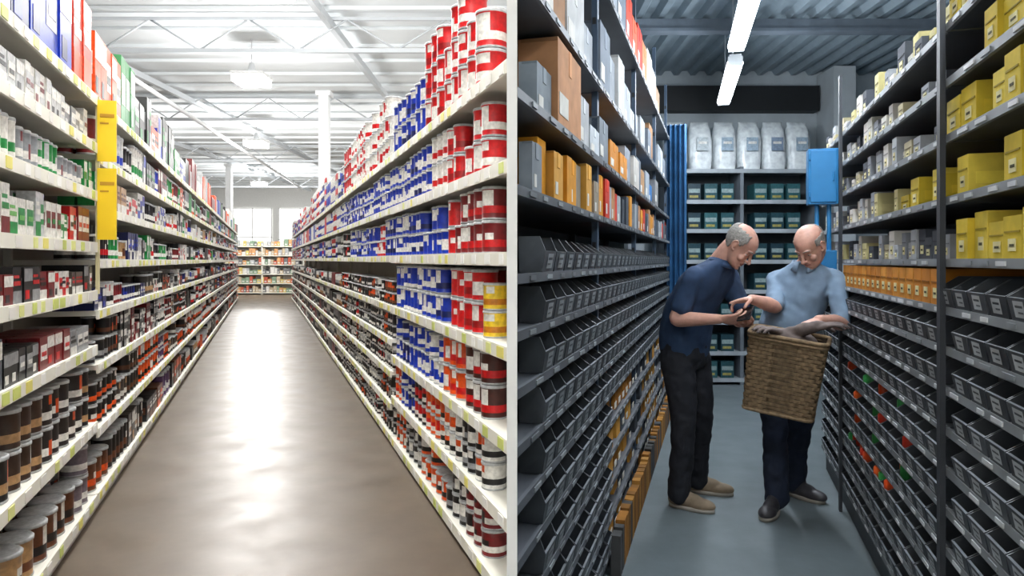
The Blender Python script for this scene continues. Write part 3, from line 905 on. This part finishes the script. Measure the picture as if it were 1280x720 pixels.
def shoe(par,name,heel,toe,mat):
    heel=Vector(heel);toe=Vector(toe);d=(toe-heel).normalized();L=(toe-heel).length
    M=Matrix.Translation((heel.x,heel.y,0))@frame(d).to_4x4()
    s=SH(); k=L
    s.ell((0,.05,.055),(.041,.055,.06)); s.ell((0,.045,.1),(.043,.05,.05)); s.ell((0,k*.45,.05),(.044,.09,.05)); s.ell((0,k*.72,.036),(.05,.085,.038))
    s.tube([(0,.06,.11),(0,k*.4,.075),(0,k*.7,.05)],[.035,.034,.03])
    s.v=[(a,b,max(.018,c)) for a,b,c in s.v]
    s.done(name+"_upper",mat,par,.006,3,M=M)
    t=SH(); out=[]
    n=28
    for z,g in ((0,1.0),(.022,1.04)):
        r=[]
        for q in range(n):
            a=2*math.pi*q/n; y=k*.5+math.sin(a)*k*.5; wv=.041+.012*math.sin(a)
            r.append(V(math.cos(a)*wv*g*1.18,y,z))
        out.append(r)
    t.ring_mesh(out); t.done(name+"_sole",M_SOLE,par,remesh=False,M=M)

def torso(s, rings, side):
    side=Vector((side[0],side[1],0)).normalized()
    n=28; out=[]
    f=V(-side.y,side.x,0)
    K=len(rings); st=5
    def samp(i,t):
        a=rings[max(0,i-1)];b=rings[i];c=rings[i+1];d=rings[min(K-1,i+2)]
        return [.5*((2*b[q])+(c[q]-a[q])*t+(2*a[q]-5*b[q]+4*c[q]-d[q])*t*t+(3*b[q]-a[q]-3*c[q]+d[q])*t**3) for q in range(5)]
    L=[]
    for i in range(K-1):
        for j in range(st): L.append(samp(i,j/st))
    L.append(list(rings[-1]))
    for cx,cy,z,w,dp in L:
        r=[]
        for k in range(n):
            a=2*math.pi*k/n
            ca=math.copysign(abs(math.cos(a))**.85,math.cos(a)); sa=math.copysign(abs(math.sin(a))**.85,math.sin(a))
            r.append(V(cx,cy,z)+side*w*ca+f*dp*sa)
        out.append(r)
    s.ring_mesh(out)

def collar(par,mat,cc,Lx,fx):
    # folded shirt collar, open at the throat, points dropping to the chest
    n=34; rows=[[],[],[]]
    for k in range(n+1):
        a=math.radians(90+16+(360-32)*k/n)
        fr=max(0,math.sin(a)); tip=max(0,1-min(k,n-k)/6)
        d=Lx*math.cos(a)+fx*math.sin(a)*.97
        rows[0].append(cc+d*.064+V(0,0,.006-.012*fr))
        rows[1].append(cc+d*.070+V(0,0,.013-.016*fr))
        rows[2].append(cc+d*(.088+.012*tip)+V(0,0,-.018-.03*fr-.012*tip))
    s=SH()
    for r in rows: s.v+=[tuple(p) for p in r]
    m=n+1
    for b in range(2):
        for k in range(n): s.f.append((b*m+k,b*m+k+1,(b+1)*m+k+1,(b+1)*m+k))
    o=s.done("collar",mat,par,remesh=False)
    so=o.modifiers.new("thick","SOLIDIFY"); so.thickness=.005; so.offset=0

# ---------------- man 1: navy polo, three-quarter view, bent over his phone
m1=empty("man",(1.13,4.42,0))
f1=V(.65,-.76,0).normalized(); L1=V(-f1.y,f1.x,0)
C=V(.075,-.08,0)
s=SH()
torso(s,[(-.06,.03,.90,.155,.12),(-.06,.03,.98,.172,.132),(-0.055,.015,1.1,.170,.140),(-.02,-.025,1.24,.184,.142),(.035,-.06,1.36,.2,.134),(.065,-.08,1.43,.186,.114),(.09,-.1,1.472,.135,.092),(.108,-.113,1.497,.085,.074),(.115,-.118,1.51,.066,.062)],L1)
rs=C-L1*.18+V(0,0,1.405); ls=C+L1*.18+V(0,0,1.405)
re=V(-.16,-.17,1.15); le=V(.26,-.11,1.15)
for a,b in ((rs,re),(ls,le)):
    a2=a.lerp(V(C.x,C.y,1.395),.35)
    s.tube([a2,a,a.lerp(b,.35),a.lerp(b,.7)],[.055,.06,.06,.062],cap=True)
s.done("polo_shirt",M_POLO,m1,.008,7,.014,.09)
collar(m1,M_POLO,V(.118,-.12,1.503),L1,f1)
head(m1,(.205,-.205,1.585),(.66,-.42,-.85),(.55,-.38,.55),.09,(.10,-.105,1.47))
arm(m1,"arm_right",rs,re,(.05,-.34,1.165),(.8,-.5,.05),(.35,.5,.6),.45,-1)
arm(m1,"arm_left",ls,le,(.235,-.27,1.14),(-.35,-.85,.05),(-.5,.3,.8),.5,1)
t=SH()
rh=V(-.06,.03,0)-L1*.085; lh=V(-.06,.03,0)+L1*.085
torso(t,[(-.06,.03,.84,.15,.11),(-.06,.03,.92,.168,.128),(-.06,.03,1.0,.168,.13),(-.055,.025,1.04,.16,.124)],L1)
t.tube([(rh.x,rh.y,.9),(-.11,-.07,.72),(-.1,-.09,.52),(-.11,-.08,.3),(-.12,-.05,.09)],[.102,.094,.076,.07,.072])
t.tube([(lh.x,lh.y,.9),(.03,.08,.72),(.055,.1,.52),(.055,.17,.3),(.06,.22,.09)],[.102,.094,.076,.07,.072])
t.done("trousers",M_TROU,m1,.009,4,.022,.07)
shoe(m1,"shoe_right",(-.17,-.01,0),(.07,-.16,0),M_SHOE1)
shoe(m1,"shoe_left",(.01,.25,0),(.28,.16,0),M_SHOE1)
ph=MB(); ph.box(-.037,.037,-.075,.075,-.004,.004,K); o=ph.done("phone",plain_mat("phone_black",(16,17,20),.2),parent=m1,attr=False)
o.location=(.175,-.40,1.20); o.rotation_euler=(math.radians(25),math.radians(-10),math.radians(-35))
bv=o.modifiers.new("b","BEVEL"); bv.width=.003; bv.segments=2

# ---------------- man 2: light blue shirt, facing left toward the camera
m2=empty("man",(1.72,4.4,0))
f2=V(-.55,-.83,0).normalized(); L2=V(-f2.y,f2.x,0)
C=V(.055,-.04,0)
s=SH()
torso(s,[(-.05,.0,.86,.165,.125),(-.05,0,.96,.172,.135),(-.03,-.0,1.1,.17,.145),(.01,-.01,1.24,.18,.142),(.035,-.025,1.34,.19,.132),(.05,-.04,1.41,.175,.112),(.05,-.055,1.453,.13,.09),(.045,-.068,1.479,.083,.074),(.042,-.074,1.493,.066,.062)],L2)
ls=C+L2*.168+V(0,0,1.385); rs=C-L2*.168+V(0,0,1.385)
re=V(-.16,-.14,1.225); le=V(.17,-.28,1.14)
for a,b,e_ in ((rs,re,.92),(ls,le,.92)):
    a2=a.lerp(V(C.x,C.y,1.38),.35)
    s.tube([a2,a,a.lerp(b,.5),a.lerp(b,e_)],[.053,.058,.055,.052])
s.done("shirt",M_SHIRT,m2,.008,7,.018,.08)
collar(m2,M_SHIRT,V(.04,-.076,1.486),L2,f2)
head(m2,(.035,-.155,1.58),(-.68,-.45,-.68),(-.45,-.3,.72),.06,(.045,-.065,1.455))
arm(m2,"arm_right",rs,re,(-.34,-.25,1.275),(-.9,-.2,-.12),(.1,-.2,-1),.25,1,curls=(.08,.45,.55,.6))
arm(m2,"arm_left",ls,le,(-.03,-.43,1.17),(-.85,-.3,-.3),(-.1,.1,-1),.45,-1)
t=SH()
rh=V(-.05,0,0)-L2*.085; lh=V(-.05,0,0)+L2*.085
torso(t,[(-.05,0,.82,.15,.11),(-.05,0,.9,.165,.125),(-.05,0,.98,.163,.125)],L2)
t.tube([(rh.x,rh.y,.9),(-.13,.0,.7),(-.135,-.06,.5),(-.135,-.07,.3),(-.14,-.1,.09)],[.102,.094,.076,.072,.073])
t.tube([(lh.x,lh.y,.9),(.03,-.03,.7),(.05,.03,.5),(.06,.12,.3),(.08,.19,.09)],[.102,.094,.076,.072,.073])
t.done("jeans",M_JEAN,m2,.009,4,.022,.07)
shoe(m2,"shoe_right",(-.12,-.06,0),(-.28,-.28,0),M_SHOE2)
shoe(m2,"shoe_left",(.05,.22,0),(.2,.02,0),M_SHOE2)

# ---------------- woven basket carried by man 2
M_WICK=plain_mat("wicker",(128,106,78),.8,var=.35,scale=40,bump=.3,bscale=150)
M_WIN2=plain_mat("wicker_dark",(64,48,34),.8)
bk=empty("wicker_basket",(1.475,3.98,.675)); bk.rotation_euler=(math.radians(4),math.radians(8),math.radians(-26))
def rrect(u,a,b):
    th=2*math.pi*u; e=.22
    x=math.copysign(abs(math.cos(th))**e,math.cos(th))*a; y=math.copysign(abs(math.sin(th))**e,math.sin(th))*b
    return x,y
perim=[]
N=220
raw=[rrect(k/2000,1,.66) for k in range(2001)]
cum=[0]
for k in range(2000): cum.append(cum[-1]+math.hypot(raw[k+1][0]-raw[k][0],raw[k+1][1]-raw[k][1]))
j=0
for k in range(N):
    tgt=cum[-1]*k/N
    while cum[j+1]<tgt: j+=1
    perim.append(raw[j])
mb=MB(); H=.42; rows=20
for r in range(rows):
    z0=r*H/rows; z1=z0+H/rows*.9; A=[]
    for k in range(N):
        off=.006*math.sin(2*math.pi*k/N*22+ r*math.pi)
        a=.178+.02*(r/rows)+off
        x,y=perim[k]; A.append((x*a,y*a))
    i=len(mb.v)
    for (x,y) in A: mb.v.append((x,y,z0))
    for (x,y) in A: mb.v.append((x*1.012,y*1.012,(z0+z1)/2))
    for (x,y) in A: mb.v.append((x,y,z1))
    for b in (0,1):
        for k in range(N):
            k2=(k+1)%N; mb.f.append((i+b*N+k,i+b*N+k2,i+(b+1)*N+k2,i+(b+1)*N+k)); mb.c.append(lin(BR)); mb.sm.append(True)
o=mb.done("weave",M_WICK,parent=bk,attr=False)
mb=MB()
for a,z in ((.17,0),(.19,H)):
    for k in range(N): x,y=perim[k]; mb.v.append((x*a,y*a,z))
for k in range(N): mb.f.append((k,(k+1)%N,N+(k+1)%N,N+k)); mb.c.append(lin(BR)); mb.sm.append(True)
mb.f.append(tuple(range(N))); mb.c.append(lin(BR)); mb.sm.append(False)
mb.done("liner",M_WIN2,parent=bk,attr=False)
rm=SH()
for a,z,r in ((.2,H,.012),(.2,H-.02,.009),(.178,.0,.01)):
    rm.tube([(perim[k%N][0]*a,perim[k%N][1]*a,z) for k in range(0,N+1,4)],[r]*len(range(0,N+1,4)),n=8,cap=False,ref=(0,0,1))
rm.done("rim",M_WICK,bk,remesh=False)
M_RAG=plain_mat("grey_glove",(100,88,84),.85,var=.3,scale=20)
g=SH()
for (cx,cy,cz,rx,ry,rz) in ((-.07,0,.38,.09,.09,.05),(.05,.02,.39,.1,.08,.06),(.0,-.04,.41,.09,.06,.05)): g.ell((cx,cy,cz),(rx,ry,rz))
g.tube([(.0,-.04,.44),(.08,-.06,.48),(.15,-.04,.51)],[.03,.035,.025])
hand_parts(g,(.12,-.05,.49),(.9,.1,.35),(0,0,-1),.3,1,scale=1.05)
hand_parts(g,(-.05,-.06,.44),(-.6,-.7,.2),(0,0,-1),.3,-1,scale=1.05)
g.done("gloves",M_RAG,bk,.006,3,.012,.05)

# ============================================================= WORLD / CAMERA
w=bpy.data.worlds.new("World"); scene.world=w; w.use_nodes=True
w.node_tree.nodes["Background"].inputs[0].default_value=(.6,.7,.8,1); w.node_tree.nodes["Background"].inputs[1].default_value=.3
cam=bpy.data.cameras.new("camera"); cam.sensor_width=36; cam.lens=900/1280*36; cam.shift_y=-35/1280; cam.clip_start=.05; cam.clip_end=200
co=bpy.data.objects.new("camera",cam); COL.objects.link(co); co.location=(0,0,1.5); co.rotation_euler=(math.radians(90),0,0)
scene.camera=co
